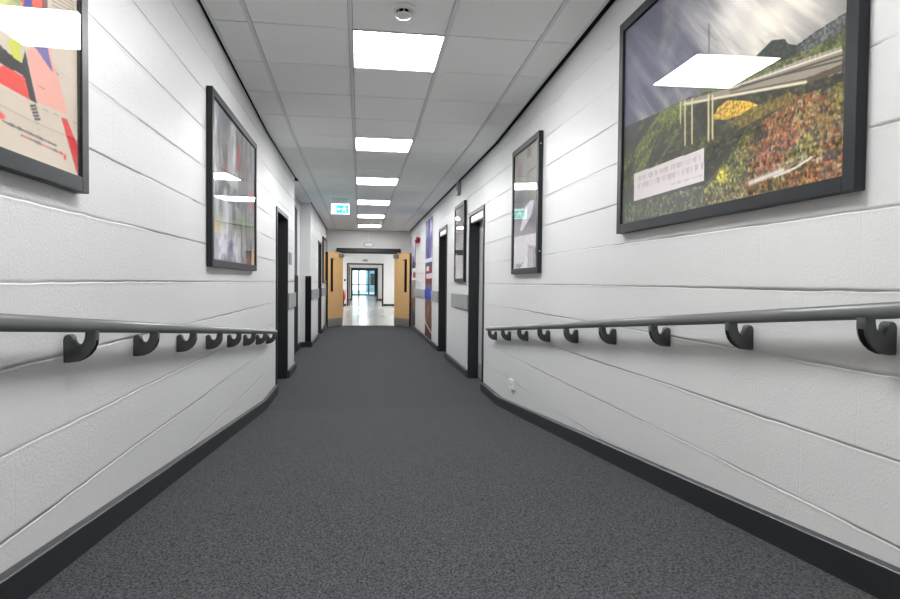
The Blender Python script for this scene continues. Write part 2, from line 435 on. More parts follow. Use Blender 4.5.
struct(mb.build('trim_4'), 'dark head and frame around the double doorway')

# ------------------------------------------------------------------ rooms beyond
HF = HC
mb = MB()
mb.box(-1.8, -1.7, YE+.12, 32, 0, 3.0, 'plaster'); mb.box(2.7, 2.8, YE+.12, 32, 0, 3.0, 'plaster')
mb.box(-1.7, -.61, 32, 32.15, 0, 3.0, 'plaster'); mb.box(1.14, 2.7, 32, 32.15, 0, 3.0, 'plaster'); mb.box(-.61, 1.14, 32, 32.15, 2.12, 3.0, 'plaster')
mb.box(-1.7, -1.2, YE+.12, YE+.13, 0, 3, 'plaster'); mb.box(1.5, 2.7, YE+.12, YE+.13, 0, 3, 'plaster')
struct(mb.build('wall_far'), 'white walls of the hall beyond the double doors')
mb = MB()
mb.box(-1.05, -.95, 32.15, 57, 0, 3, 'plaster'); mb.box(1.75, 1.85, 32.15, 57, 0, 3, 'plaster')
mb.box(-.95, -.55, 41, 41.15, 0, 3, 'plaster'); mb.box(1.13, 1.75, 41, 41.15, 0, 3, 'plaster'); mb.box(-.55, 1.13, 41, 41.15, 2.10, 3, 'plaster')
mb.box(-.95, -.83, 57, 57.1, 0, 3, 'plaster'); mb.box(1.62, 1.75, 57, 57.1, 0, 3, 'plaster'); mb.box(-.83, 1.62, 57, 57.1, 2.40, 3, 'plaster')
struct(mb.build('wall_passage'), 'white walls of the far passage')
mb = MB(); mb.box(-1.8, 2.8, YE+.12, 57.1, HF, HF+.05, 'plaster'); struct(mb.build('ceiling_far'))
mb = MB()
mb.box(-1.7, -.68, 31.97, 32, 0, .10, 'anth'); mb.box(1.2, 2.7, 31.97, 32, 0, .10, 'anth'); mb.box(-1.7, -1.67, YE+.14, 31.97, 0, .1, 'anth'); mb.box(2.67, 2.7, YE+.14, 31.97, 0, .1, 'anth')
mb.box(1.17, 1.75, 40.97, 41, 0, .12, 'anth'); mb.box(-.95, -.59, 40.97, 41, 0, .12, 'anth')
struct(mb.build('baseboard_far'))
def plain_frame(name, y, x0, x1, z, w, d):
    mb = MB(); mb.box(x0, x0+w, y-.02, y+d, 0, z, 'anth'); mb.box(x1-w, x1, y-.02, y+d, 0, z, 'anth'); mb.box(x0+w, x1-w, y-.02, y+d, z-w, z, 'anth'); return struct(mb.build(name))
plain_frame('trim_5', 32, -.66, 1.19, 2.17, .075, .17); plain_frame('trim_6', 41, -.59, 1.16, 2.14, .07, .17)
# reddish open door leaf in the far passage
t = thing('door_8', 'reddish brown door leaf standing open in the far passage, left side', 'door', (-.50, 32.2, 0), kind='structure')
mb = MB(); mb.box(-.575, -.52, 32.2, 33.1, .01, 2.05, 'redwood'); mb.build('door_leaf', parent=t)
mb = MB(); mb.box(-.519, -.51, 33.0, 33.06, .9, 1.2, 'steel'); mb.build('door_handle', parent=t)
# glazed end doors
t = thing('door_9', 'black framed glazed doors with daylight at the very end of the far passage', 'door', (.3, 57, 0), kind='structure')
mb = MB()
for x0, x1 in ((-.83, -.66), (-.17, -.05), (.74, .84), (1.30, 1.62)): mb.box(x0, x1, 57-.03, 57.06, 0, 2.4, 'anth')
for z0, z1 in ((0, .09), (.92, 1.0), (2.24, 2.4)): mb.box(-.66, 1.3, 57-.025, 57.055, z0, z1, 'anth')
mb.build('door_frame', parent=t)
for x0, x1 in ((-.66, -.17), (-.05, .74), (.84, 1.30)):
    for z0, z1 in ((.09, .92), (1.0, 2.24)):
        mb = MB(); mb.box(x0, x1, 57.005, 57.02, z0, z1, 'window'); mb.build('door_pane', parent=t)
mb = MB(); mb.box(-12, 12, 57.2, 90, -.06, -.01, 'paving'); struct(mb.build('ground_outside'))
# building outside
t = thing('building', 'pale blue grey building seen through the glazed end doors', 'building', (3.0, 74, -.01))
mb = MB(); mb.box(.75, 9, 74, 80, -.01, 6, 'brick_out'); mb.build('wall_block', parent=t)
for i in range(4):
    for j in range(2):
        mb = MB(); mb.box(1.2+i*1.9, 2.3+i*1.9, 73.95, 74.0, .9+j*2.5, 2.2+j*2.5, 'anth'); mb.build('window_opening', parent=t)

# ------------------------------------------------------------------ ceiling lights
ord_ = {-4: 'nearest to the camera, over the ramp', 0: 'second along the corridor, where the ceiling levels off',
        4: 'third from the camera', 8: 'fourth from the camera, beyond the green exit sign', 12: 'fifth from the camera', 16: 'last one before the double doors',
        -8: 'behind the nearest one, over the upper ramp', -12: 'over the top of the ramp', -16: 'at the rear end of the corridor'}
for r in LIGHT_ROWS:
    y0, y1 = row_y(r), row_y(r+1); x0, x1 = BX[1]+.012, BX[2]-.012
    t = thing('ceiling_light', 'square lit ceiling panel, ' + ord_[r], 'ceiling light', ((x0+x1)/2, (y0+y1)/2, ceil_z((y0+y1)/2)), 'square light panels in the corridor ceiling')
    mb = MB(); w = .008
    slab(mb, x0, x0+w, y0+.004, y1-.004, -.002, .02, 'white'); slab(mb, x1-w, x1, y0+.004, y1-.004, -.002, .02, 'white')
    slab(mb, x0+w, x1-w, y0+.004, y0+.012, -.002, .02, 'white'); slab(mb, x0+w, x1-w, y1-.012, y1-.004, -.002, .02, 'white')
    slab(mb, x0+w, x1-w, y0+.012, y1-.012, .012, .022, 'white')
    mb.build('light_frame', parent=t)
    mb = MB(); slab(mb, x0+w, x1-w, y0+.012, y1-.012, .000, .006, 'emit'); mb.build('diffuser', parent=t)
far = [(.25, 20.5), (.25, 24.5), (.25, 28.5), (-1.0, 29.5), (1.9, 29.5), (.25, 34.5), (.25, 38.5), (.25, 44), (.25, 50)]
for i, (x, y) in enumerate(far):
    t = thing('ceiling_light', 'lit ceiling panel in the %s beyond the double doors' % ('hall' if y < 32 else 'far passage'), 'ceiling light', (x, y, HF), 'light panels beyond the double doors')
    mb = MB(); mb.box(x-.3, x+.3, y-.3, y+.3, HF-.014, HF-.001, 'white'); mb.build('light_frame', parent=t)
    mb = MB(); mb.box(x-.28, x+.28, y-.28, y+.28, HF-.02, HF-.0142, 'emit2'); mb.build('diffuser', parent=t)

# ------------------------------------------------------------------ handrails
def handrail(X, side, yend, ybr, label):
    sc = .078
    xc = X-side*sc
    rz = lambda y: CAMZ-(.512 if side < 0 else .484)+.0848*(6.4-y)
    t = thing('handrail', label, 'handrail', (X, 3, floor_z(3)))
    mb = MB(); ys = [-1.5, yend-.02, yend]
    pts = [(xc, y, rz(y)) for y in ys]
    pts += [(xc, yend+.006, rz(yend+.006))]
    mb.tube(pts, [.0215, .0215, .0215, .017], 'rail', 28)
    mb.build('rail', parent=t)
    for y in ybr:
        s = side; zc = rz(y)
        prof = [(.0, -.116), (.0, -.046), (.0015, -.037), (.006, -.030), (.014, -.027), (.022, -.030), (.0265, -.037), (.0285, -.047), (.033, -.056), (.041, -.061), (.050, -.059), (.057, -.052), (.061, -.041), (.063, -.028), (.064, -.012),
                (.094, -.012), (.094, -.045), (.091, -.062), (.084, -.079), (.072, -.094), (.056, -.106), (.036, -.114), (.015, -.1165)]
        mb = MB(); mb.prism([(X-s*a, y, zc+b) for a, b in prof], (0, .034, 0), 'bracket', smooth=True)
        o = mb.build('bracket', parent=t)
        md = o.modifiers.new('bevel', 'BEVEL'); md.width = .0035; md.segments = 2; md.limit_method = 'ANGLE'; md.angle_limit = math.radians(50)
        # dark slot on the curved outer face
        sl = [(.0945, -.048), (.0915, -.0625), (.0845, -.0797), (.0724, -.0948), (.0563, -.1068), (.040, -.1138)]
        mb = MB(); mb.mi('black')
        for (a, b), (c, d) in zip(sl, sl[1:]):
            mb.prism([(X-s*a, y+.008, zc+b), (X-s*c, y+.008, zc+d), (X-s*(c-.003), y+.008, zc+d+.003), (X-s*(a-.003), y+.008, zc+b+.003)], (0, .018, 0), 'black')
        g = mb.build('slot'); g.parent = o; g.matrix_parent_inverse = Matrix.Identity(4); g.location = -Vector(o.parent.location) + Vector(o.parent.location)
        g['label'] = 'black slot in the curved face'
    return t
handrail(XL, -1, 6.37, [2.075+.6*k for k in range(-3, 8)], 'round grey handrail along the left wall, left of the dark doorway')
handrail(XR, 1, 6.36, [1.446+.6*k for k in range(-2, 9)], 'round grey handrail along the right wall, above the small socket')

# ------------------------------------------------------------------ prints
class Canvas:
    def __init__(s, X, ya, yb, za, zb, nu, nv, bg):
        s.X = X; s.ya, s.yb, s.za, s.zb = ya, yb, za, zb; s.nu, s.nv = nu, nv
        s.Y, s.Z = np.meshgrid(np.linspace(ya, yb, nu), np.linspace(za, zb, nv))
        s.c = np.zeros((nv, nu, 3)); s.c[:] = bg
    def pix(s, pts): return [on_x(x, y, s.X) for x, y in pts]
    def inside(s, poly):
        x, y = s.Y, s.Z; ins = np.zeros(x.shape, bool); n = len(poly); j = n-1
        for i in range(n):
            xi, yi = poly[i]; xj, yj = poly[j]
            c = ((yi > y) != (yj > y)) & (x < (xj-xi)*(y-yi)/((yj-yi)+1e-12)+xi)
            ins ^= c; j = i
        return ins
    def fill(s, pts, col, a=1.0, px=True, noise=None):
        m = s.inside(s.pix(pts) if px else pts)
        A = a*(noise if noise is not None else 1.0)
        A = np.where(m, A, 0)[..., None]; s.c = s.c*(1-A)+np.array(col)*A
    def mixmask(s, w, col): w = np.clip(w, 0, 1)[..., None]; s.c = s.c*(1-w)+np.array(col)*w
    def line(s, p, q, wid, col, a=1, px=True):
        (y0, z0), (y1, z1) = s.pix([p, q]) if px else (p, q)
        dy, dz = y1-y0, z1-z0; L2 = dy*dy+dz*dz
        t = np.clip(((s.Y-y0)*dy+(s.Z-z0)*dz)/L2, 0, 1); d = np.hypot(s.Y-y0-t*dy, s.Z-z0-t*dz)
        s.mixmask(np.clip(1.3-d/wid, 0, 1)*a, col)
    def blob(s, p, ry, rz, col, a=1, px=True, soft=.6):
        (y, z), = s.pix([p]) if px else (p,)
        d = np.hypot((s.Y-y)/ry, (s.Z-z)/rz); s.mixmask(np.clip((1-d)/soft, 0, 1)*a, col)
    def noise(s, fy, fz, seed, octv=4, rot=0, warp=None):
        ca, sa = math.cos(rot), math.sin(rot)
        Y = s.Y*ca+s.Z*sa; Z = -s.Y*sa+s.Z*ca
        if warp is not None: Y = Y+warp; Z = Z+warp*.5
        out = 0; amp = 1; tot = 0
        for o in range(octv):
            u = (Y+50)*fy*2**o; v = (Z+50)*fz*2**o; iu = np.floor(u); iv = np.floor(v); fu = u-iu; fv = v-iv
            fu = fu*fu*(3-2*fu); fv = fv*fv*(3-2*fv)
            h = lambda a, b: np.modf(np.abs(np.sin(a*12.9898+b*78.233+seed*37.7+o*7.3)*43758.5453))[0]
            out = out+amp*((h(iu, iv)*(1-fu)+h(iu+1, iv)*fu)*(1-fv)+(h(iu, iv+1)*(1-fu)+h(iu+1, iv+1)*fu)*fv)
            tot += amp; amp *= .55
        return out/tot
    def build(s, name, xp, parent, srgb=True, label=None):
        nu, nv = s.nu, s.nv; me = bpy.data.meshes.new(name)
        co = np.stack([np.full(s.Y.shape, xp), s.Y, s.Z], -1).reshape(-1, 3)
        i = np.arange(nv*nu).reshape(nv, nu)
        q = np.stack([i[:-1, :-1], i[:-1, 1:], i[1:, 1:], i[1:, :-1]], -1).reshape(-1, 4)
        me.vertices.add(len(co)); me.vertices.foreach_set('co', co.ravel())
        me.loops.add(q.size); me.loops.foreach_set('vertex_index', q.ravel().astype(np.int32))
        me.polygons.add(len(q)); me.polygons.foreach_set('loop_start', np.arange(0, q.size, 4, dtype=np.int32)); me.polygons.foreach_set('loop_total', np.full(len(q), 4, dtype=np.int32))
        me.update(calc_edges=True)
        at = me.color_attributes.new('print', 'FLOAT_COLOR', 'POINT')
        c = np.clip(s.c, 0, 1).reshape(-1, 3)
        c = np.where(c <= .04045, c/12.92, ((c+.055)/1.055)**2.4)
        at.data.foreach_set('color', np.concatenate([c, np.ones((len(c), 1))], 1).ravel())
        me.materials.append(PRINT)
        o = bpy.data.objects.new(name, me); COL.objects.link(o); o.parent = parent
        if parent: o.matrix_parent_inverse = Matrix.Translation(parent.location).inverted()
        if label: o['label'] = label
        return o
PRINT = bpy.data.materials.new('printed paper'); PRINT.use_nodes = True
_n = PRINT.node_tree; _v = _n.nodes.new('ShaderNodeVertexColor'); _v.layer_name = 'print'
_n.links.new(_v.outputs['Color'], _n.nodes['Principled BSDF'].inputs['Base Color']); _n.nodes['Principled BSDF'].inputs['Roughness'].default_value = .6

def frame_obj(X, side, ya, yb, za, zb, label, name='picture_frame', screws=False, fw_=.047, dep=.038, lean=0.0):
    t = thing(name, label, 'picture', (X, (ya+yb)/2, za))
    s = side; xb, xf = X-s*.002, X-s*dep
    mb = MB()
    mb.box(xb, xf, ya, ya+fw_, za, zb, 'frame', .002); mb.box(xb, xf, yb-fw_, yb, za, zb, 'frame', .002)
    mb.box(xb, xf, ya+fw_, yb-fw_, za, za+fw_, 'frame', .002); mb.box(xb, xf, ya+fw_, yb-fw_, zb-fw_, zb, 'frame', .002)
    mb.box(xb, X-s*.010, ya+fw_, yb-fw_, za+fw_, zb-fw_, 'frame')
    mb.build('frame', parent=t)
    if screws:
        for z in (za+.17, zb-.10):
            mb = MB(); mb.lathe([(.006, 0), (.006, .002), (.002, .003)], (X-s*dep*.55, ya, z), (0, -1, 0), 'steel', 12); tag(mb.build('screw', parent=t), 'bright screw head in the side of the frame')
    g0, g1 = X-s*.0245, X-s*(.0245+lean)      # the pane sits a little loose in its rebate
    mb = MB(); mb.mi('glass'); A, B = ya+fw_, yb-fw_; nn = 28; L1_, L2_ = [], []
    for i in range(nn+1):                       # acrylic sheet, very slightly dished
        y = A+(B-A)*i/nn; q = 1-((y-(A+B)/2)/((B-A)/2))**2; bow = .0055*q
        L1_.append([mb.bm.verts.new((g0-s*.0075+s*bow, y, za+fw_)), mb.bm.verts.new((g1-s*.0075+s*bow, y, zb-fw_))])
        L2_.append([mb.bm.verts.new((g0-s*.0060+s*bow, y, za+fw_)), mb.bm.verts.new((g1-s*.0060+s*bow, y, zb-fw_))])
    for Lr in (L1_, L2_):
        for p, q in zip(Lr, Lr[1:]): mb.bm.faces.new([p[0], q[0], q[1], p[1]]).smooth = True
    mb.build('glass', parent=t)
    return t, X-s*.0225, (ya+fw_, yb-fw_, za+fw_, zb-fw_)

# --- large landscape photograph of a bridge (right, nearest)
t, xp, (a, b, c, d) = frame_obj(XR, 1, 1.562, 3.19, .27+CAMZ, 1.378+CAMZ, 'large dark framed landscape photograph of a road bridge over green hills')
C = Canvas(xp, a, b, c, d, 470, 330, (.45, .46, .50))
n1 = C.noise(3, 3, 1, 5); n2 = C.noise(1.0, 9, 2, 5, rot=.75); n3 = C.noise(62, 62, 3, 3); n4 = C.noise(120, 120, 4, 2); n5 = C.noise(9, 9, 5, 4)
tb = (C.Y-a)/(b-a); vz = (C.Z-c)/(d-c)
sky = np.stack([.60-.33*tb, .585-.30*tb, .56-.19*tb], -1); C.c = sky.copy()
C.mixmask((n2-.48)*6*(.35+.65*(1-tb)), (.84, .82, .78)); C.mixmask((.47-n2)*4.5*(.4+tb*.5), (.24, .24, .30))
C.mixmask((tb-.45)*1.3*np.clip((vz-.35)*3, 0, 1), (.30, .31, .42))
C.mixmask((n1-.55)*3, (.66, .63, .62)); C.mixmask(np.clip(.62-vz*1.0, 0, 1)*np.clip((n2-.35)*2, 0, 1)*.5, (.70, .68, .64))
C.blob((775, 14), .35, .16, (.86, .84, .78), .55, soft=.9); C.blob((735, 8), .16, .10, (.88, .87, .84), .5, soft=.9)
land = [(620, 130), (632, 124), (646, 118), (660, 112), (672, 105), (690, 97), (720, 88), (745, 72), (752, 60), (760, 52), (772, 40), (785, 39), (788, 44), (797, 45), (815, 32), (845, 13), (860, 4), (860, 230), (600, 250)]
C.fill(land, (.19, .19, .15))
C.fill([(797, 47), (815, 33), (845, 14), (845, 30), (820, 44), (800, 56)], (.34, .35, .35))
C.fill([(760, 66), (800, 56), (820, 44), (845, 30), (845, 48), (800, 62), (770, 74), (700, 98), (700, 90)], (.36, .40, .24), noise=.5+n5*.6)
C.fill([(752, 61), (760, 52), (772, 40), (785, 39), (788, 46), (800, 50), (800, 56), (770, 58)], (.22, .24, .22))
C.fill(land, (.42, .46, .18), noise=np.clip((C.noise(3.2, 11, 6, 4, rot=-.5)-.53)*6, 0, .9)*(tb > .45))
C.fill(land, (.40, .40, .24), noise=np.clip((C.noise(45, 70, 16, 3)-.52)*5, 0, .6)*(vz < .42))
C.fill(land, (.12, .12, .10), noise=np.clip((C.noise(6, 14, 7, 4, rot=-.5)-.52)*6, 0, .8)*(tb > .4))
C.fill([(712, 119), (718, 108), (728, 100), (748, 101), (758, 105), (740, 115), (725, 120)], (.74, .60, .24), noise=.75+.25*n5)
C.fill([(758, 105), (790, 92), (800, 97), (742, 128), (728, 122)], (.48, .42, .20), .8)
# near bank
bank = [(690, 212), (700, 192), (718, 176), (736, 150), (752, 128), (775, 112), (800, 96), (842, 82), (860, 78), (860, 240), (620, 260), (660, 224)]
C.fill(bank, (.42, .40, .20))
C.fill(bank, (.50, .33, .22), noise=np.clip((C.noise(5, 9, 8, 4)-.38)*4, 0, 1)*np.clip((.62-tb)*5, 0, 1))
C.fill([(700, 215), (704, 185), (722, 168), (745, 130), (755, 130), (748, 165), (742, 200), (720, 212)], (.38, .41, .19), noise=.3+.5*n5)
C.fill([(752, 175), (760, 150), (790, 128), (805, 132), (790, 150), (775, 170)], (.55, .34, .28), .7)
C.fill(bank, (.16, .17, .09), noise=np.clip((n3-.50)*6, 0, .7)); C.fill(bank, (.62, .60, .38), noise=.75*np.clip((C.noise(80, 80, 13, 2)-.55)*7, 0, .85)*np.clip((n5-.3)*3, 0, 1)); C.fill(bank, (.56, .54, .44), noise=np.clip((C.noise(95, 60, 14, 2)-.64)*9, 0, .7))
C.fill([(624, 232), (624, 205), (704, 185), (700, 215)], (.24, .27, .20), .75); C.fill([(624, 232), (624, 205), (704, 185), (700, 222)], (.48, .50, .34), noise=np.clip((n3-.5)*4, 0, .7))
C.blob((758, 133), .035, .05, (.14, .16, .08), .8)
C.blob((722, 175), .06, .045, (.78, .72, .25), .75)
C.c *= (1+(n4-.5)*1.1*(vz < .58)*C.inside(C.pix(land)))[..., None]
# bridge deck and piers
C.fill([(676, 106), (684, 101), (730, 88), (800, 60), (842, 46), (842, 72), (808, 83), (730, 96), (686, 106)], (.55, .52, .47))
C.fill([(730, 93), (806, 78), (842, 64), (842, 71), (810, 83), (730, 96)], (.36, .31, .26))
C.line((730, 91), (842, 55), .0035, (.28, .26, .24)); C.line((730, 88), (842, 50), .003, (.78, .76, .70))
C.line((684, 104), (806, 82), .006, (.80, .77, .68)); C.line((740, 86), (842, 60), .003, (.25, .23, .2))
for px, y0, y1, w in [(680.5, 103, 123, .006), (685, 101, 145, .0075), (692, 99, 143, .0075), (708.5, 96, 140, .0085), (712.5, 96, 138, .0075)]: C.line((px, y0), (px, y1), w, (.78, .74, .58))
C.line((710.5, 97), (710.5, 139), .004, (.12, .12, .1)); C.line((709, 24), (709, 52), .004, (.25, .25, .28))
for px in np.arange(745, 842, 5.0): C.line((px, 84-(px-745)*.36), (px, 80-(px-745)*.36), .0016, (.85, .84, .80), .6)
C.line((750, 183), (783, 170), .011, (.76, .74, .72)); C.line((774, 177), (795, 168), .005, (.8, .78, .74)); C.line((795, 168), (812, 157), .004, (.8, .78, .74))
# caption strip with pale illegible lettering
C.fill([(634, 174), (704, 148), (704, 181), (634, 201)], (.80, .77, .77))
rnd = random.Random(4)
for row, (fa, fb, hh) in enumerate([(.16, .34, 1), (.42, .62, 1), (.78, .84, .5)]):
    k = 0.05 if row < 2 else .5
    while k < .95:
        wdt = rnd.uniform(.025, .06)
        def q(u, v): return (634+70*u, (174+(148-174)*u)+(27+6*u)*v)
        jj = rnd.uniform(-.03, .03); C.fill([q(k, fa+jj), q(k+wdt, fa-jj), q(k+wdt*.8, fb+jj), q(k+.01, fb-jj)], (.60, .55, .57), rnd.uniform(.12, .45)); k += wdt*rnd.uniform(.6, 1.5)
C.c = np.clip((C.c-.42)*1.35+.43, 0, 1)
C.build('photograph', xp, t)

# --- cream constructivist looking poster (left, nearest)
t, xp, (a, b, c, d) = frame_obj(XL, -1, .52, 2.178, .276+CAMZ, 1.385+CAMZ, 'cream poster with bold red, pink and black shapes in a dark frame', lean=.008)
C = Canvas(xp, a, b, c, d, 420, 300, (.82, .765, .70))
n1 = C.noise(4, 4, 11, 4); C.c *= (1+(n1-.5)*.06)[..., None]
C.fill([(-60, -60), (18, -30), (22, 14), (-60, 0)], (.80, .80, .52)); C.fill([(-60, -60), (18, -30), (22, 14), (-60, 0)], (.45, .5, .4), noise=np.clip((C.noise(14, 14, 12, 3)-.5)*3, 0, .5))
C.fill([(18, -20), (45, -14), (48, 17), (23, 13)], (.86, .36, .28)); C.fill([(22, -20), (29, -18), (34, 16), (25, 14)], (.24, .27, .62)); C.fill([(41, -14), (47, -12), (48, 17), (43, 16)], (.25, .2, .2), .7)
for i in range(9): C.line((52, -12+i*4.2), (74, 3+i*4.2*.75), .0022, (.45, .42, .4), .8)
C.fill([(27, 55), (44, 12), (52, 57), (57, 72), (68, 115), (37, 102)], (.90, .66, .60))
C.fill([(30, 40), (46, 40), (53, 73)], (.42, .38, .62)); C.fill([(8, 40), (20, 40), (22, 66), (12, 57)], (.78, .80, .28))
C.fill([(-40, 20), (0, 45), (12, 56), (22, 63), (25, 50), (37, 104), (29, 99), (23, 76), (0, 62), (-40, 40)], (.13, .13, .15))
C.fill([(3.5, 65), (25, 78), (30, 100), (-14, 76)], (.90, .30, .26)); C.fill([(-40, 42), (-10, 60), (-14, 76), (-40, 70)], (.9, .3, .26))
for i in range(5): C.line((30.5+i*1.1, 106+i*3.3), (35.5+i*1.1, 105.5+i*3.4), .0035, (.2, .18, .2))
C.line((28, 80), (44, 89), .0012, (.3, .3, .3), .6); C.line((53, 70), (62, 78), .0012, (.3, .3, .3), .6); C.line((36, 106), (82, 126), .001, (.5, .48, .45), .6); C.line((37, 118), (40, 145), .001, (.5, .48, .45), .6)
C.fill([(61, 117), (67, 119.5), (82.5, 158), (82.5, 180), (77.5, 176)], (.86, .20, .19))
rnd = random.Random(2)
for (p, q, col) in [((3, 121), (57, 146), (.22, .2, .2)), ((21, 135), (63, 154), (.80, .22, .2))]:
    k = 0.0
    while k < 1:
        w = rnd.uniform(.03, .07); w = min(w, 1-k)
        f0 = (p[0]+(q[0]-p[0])*k, p[1]+(q[1]-p[1])*k); f1 = (p[0]+(q[0]-p[0])*(k+w), p[1]+(q[1]-p[1])*(k+w))
        C.line(f0, f1, .0045 if rnd.random() < .5 else .003, col if col[0] < .5 or rnd.random() < .6 else (.25, .22, .22), rnd.uniform(.55, .95)); k += w+.018
C.blob((65, 157), .012, .012, (.85, .2, .2), .9); C.blob((0, 115), .03, .012, (.9, .3, .26), .9)
C.c = np.clip((C.c-.5)*1.15+.53, 0, 1)
C.build('poster', xp, t)

# --- grey mottled picture (left, second)
t, xp, (a, b, c, d) = frame_obj(XL, -1, 3.888, 5.50, .082+CAMZ, 1.155+CAMZ, 'dark framed pale grey blurred collage with red and green patches, left wall')
C = Canvas(xp, a, b, c, d, 230, 260, (.70, .70, .70))
n1 = C.noise(2.2, 1.2, 21, 5); n2 = C.noise(7, 3, 22, 4); n3 = C.noise(16, 16, 23, 3)
C.mixmask((n1-.5)*3, (.84, .84, .85)); C.mixmask((.5-n1)*3, (.46, .46, .46)); C.mixmask((.44-n2)*3, (.38, .37, .38))
for i in range(4): C.line((219.5, 106+i*5), (225, 109+i*5), .012, (.40, .46, .72), .75)
for i in range(3): C.line((228, 117+i*4), (231, 119+i*4), .012, (.45, .5, .72), .7)
for i in range(6): C.line((236.5, 148+i*4.2), (240, 146+i*4.2), .018, (.80, .25, .24), .8)
C.blob((225, 150), .13, .3, (.34, .31, .30), .6); C.blob((225, 136), .06, .05, (.72, .62, .50), .7); C.blob((247, 160), .3, .22, (.42, .41, .42), .5)
C.blob((226, 168), .1, .05, (.72, .42, .36), .7); C.blob((244, 172), .35, .06, (.62, .30, .30), .5)
C.blob((251, 200), .22, .12, (.88, .38, .34), .85); C.blob((220, 222), .16, .10, (.72, .78, .60), .7); C.blob((243, 224), .5, .07, (.62, .74, .52), .7); C.blob((217, 226), .12, .04, (.90, .70, .42), .7)
C.mixmask((C.noise(14, 8, 25, 3)-.5)*4*((C.Z > on_x(230, 203, xp)[1]) & (C.Z < on_x(230, 185, xp)[1])), (.30, .32, .30))
C.blob((229, 245), .07, .30, (.46, .45, .50), .6); C.blob((236, 250), .14, .16, (.80, .80, .83), .7); C.blob((227, 215), .08, .2, (.88, .88, .88), .7); C.blob((249, 262), .17, .08, (.76, .56, .48), .85)
C.mixmask((C.noise(12, 5, 27, 4)-.52)*3, (.92, .92, .94)); C.mixmask((.42-C.noise(10, 4, 28, 4))*4, (.26, .26, .27))
C.c = np.clip((C.c-.6)*1.3+.62, 0, 1)
C.build('picture_sheet', xp, t)

# --- tall picture on the right wall, second
t, xp, (a, b, c, d) = frame_obj(XR, 1, 4.69, 5.54, .082+CAMZ, 1.185+CAMZ, 'tall dark framed picture between the bridge photograph and the first right doorway', screws=True)
C = Canvas(xp, a, b, c, d, 150, 230, (.62, .60, .58))
n1 = C.noise(3, 2.4, 31, 5); n2 = C.noise(9, 7, 32, 4)
C.mixmask((n1-.5)*3, (.76, .74, .70)); C.mixmask((.5-n1)*4, (.42, .39, .38)); C.blob((529, 152), .10, .06, (.36, .33, .33), .8); C.blob((520, 172), .12, .12, (.46, .38, .36), .6)
C.line((527, 174), (536, 166), .006, (.2, .2, .22)); C.blob((520, 200), .25, .14, (.33, .36, .40), .7)
C.fill([(514, 212), (536, 205), (536, 236), (514, 240)], (.46, .44, .46), .8); C.fill([(520, 230), (524, 212), (530, 200), (534, 200), (532, 214), (526, 224), (522, 231)], (.84, .84, .90))
C.fill([(513, 238), (524, 235), (536, 233), (536, 271), (513, 271)], (.80, .78, .80)); C.mixmask((n2-.52)*3*(C.Z < on_x(520, 238, xp)[1]), (.92, .90, .90))
C.blob((514, 240), .05, .06, (.76, .72, .40), .8); C.blob((518, 266), .15, .03, (.40, .38, .38), .7); C.line((519, 268), (523, 262), .006, (.25, .23, .23)); C.blob((536, 250), .05, .06, (.55, .52, .54), .7)
C.c = np.clip((C.c-.55)*1.25+.60, 0, 1)
C.build('picture_sheet', xp, t)

# --- small looking portrait between the two right doorways
t, xp, (a, b, c, d) = frame_obj(XR, 1, 8.175, 9.02, .012+CAMZ, 1.10+CAMZ, 'tall portrait picture above the short crash rail, between the two right doorways')
C = Canvas(xp, a, b, c, d, 110, 180, (.70, .68, .68))
n1 = C.noise(3, 2, 41, 4); C.mixmask((n1-.5)*3, (.85, .84, .84)); C.mixmask((.48-n1)*3, (.5, .46, .45))
C.blob((457, 240), .12, .18, (.42, .50, .66), .7); C.blob((462, 235), .12, .2, (.80, .68, .66), .7); C.fill([(455, 250), (466, 250), (466, 254.5), (459, 256), (455, 252)], (.12, .11, .12)); C.blob((461, 264), .12, .12, (.74, .52, .50), .6); C.blob((458, 273), .15, .08, (.88, .86, .85), .7)
C.build('picture_sheet', xp, t)

# --- far left picture
t, xp, (a, b, c, d) = frame_obj(XL, -1, 15.35, 17.0, -.035+CAMZ, 1.09+CAMZ, 'dark framed picture above the crash rail beside the left oak door leaf')
C = Canvas(xp, a, b, c, d, 60, 80, (.62, .58, .54))
n1 = C.noise(2, 3, 51, 4); C.mixmask((n1-.5)*4, (.80, .76, .70)); C.mixmask((.48-n1)*4, (.30, .24, .22)); C.blob((325, 272), .3, .2, (.55, .36, .28), .7)
C.build('picture_sheet', xp, t)

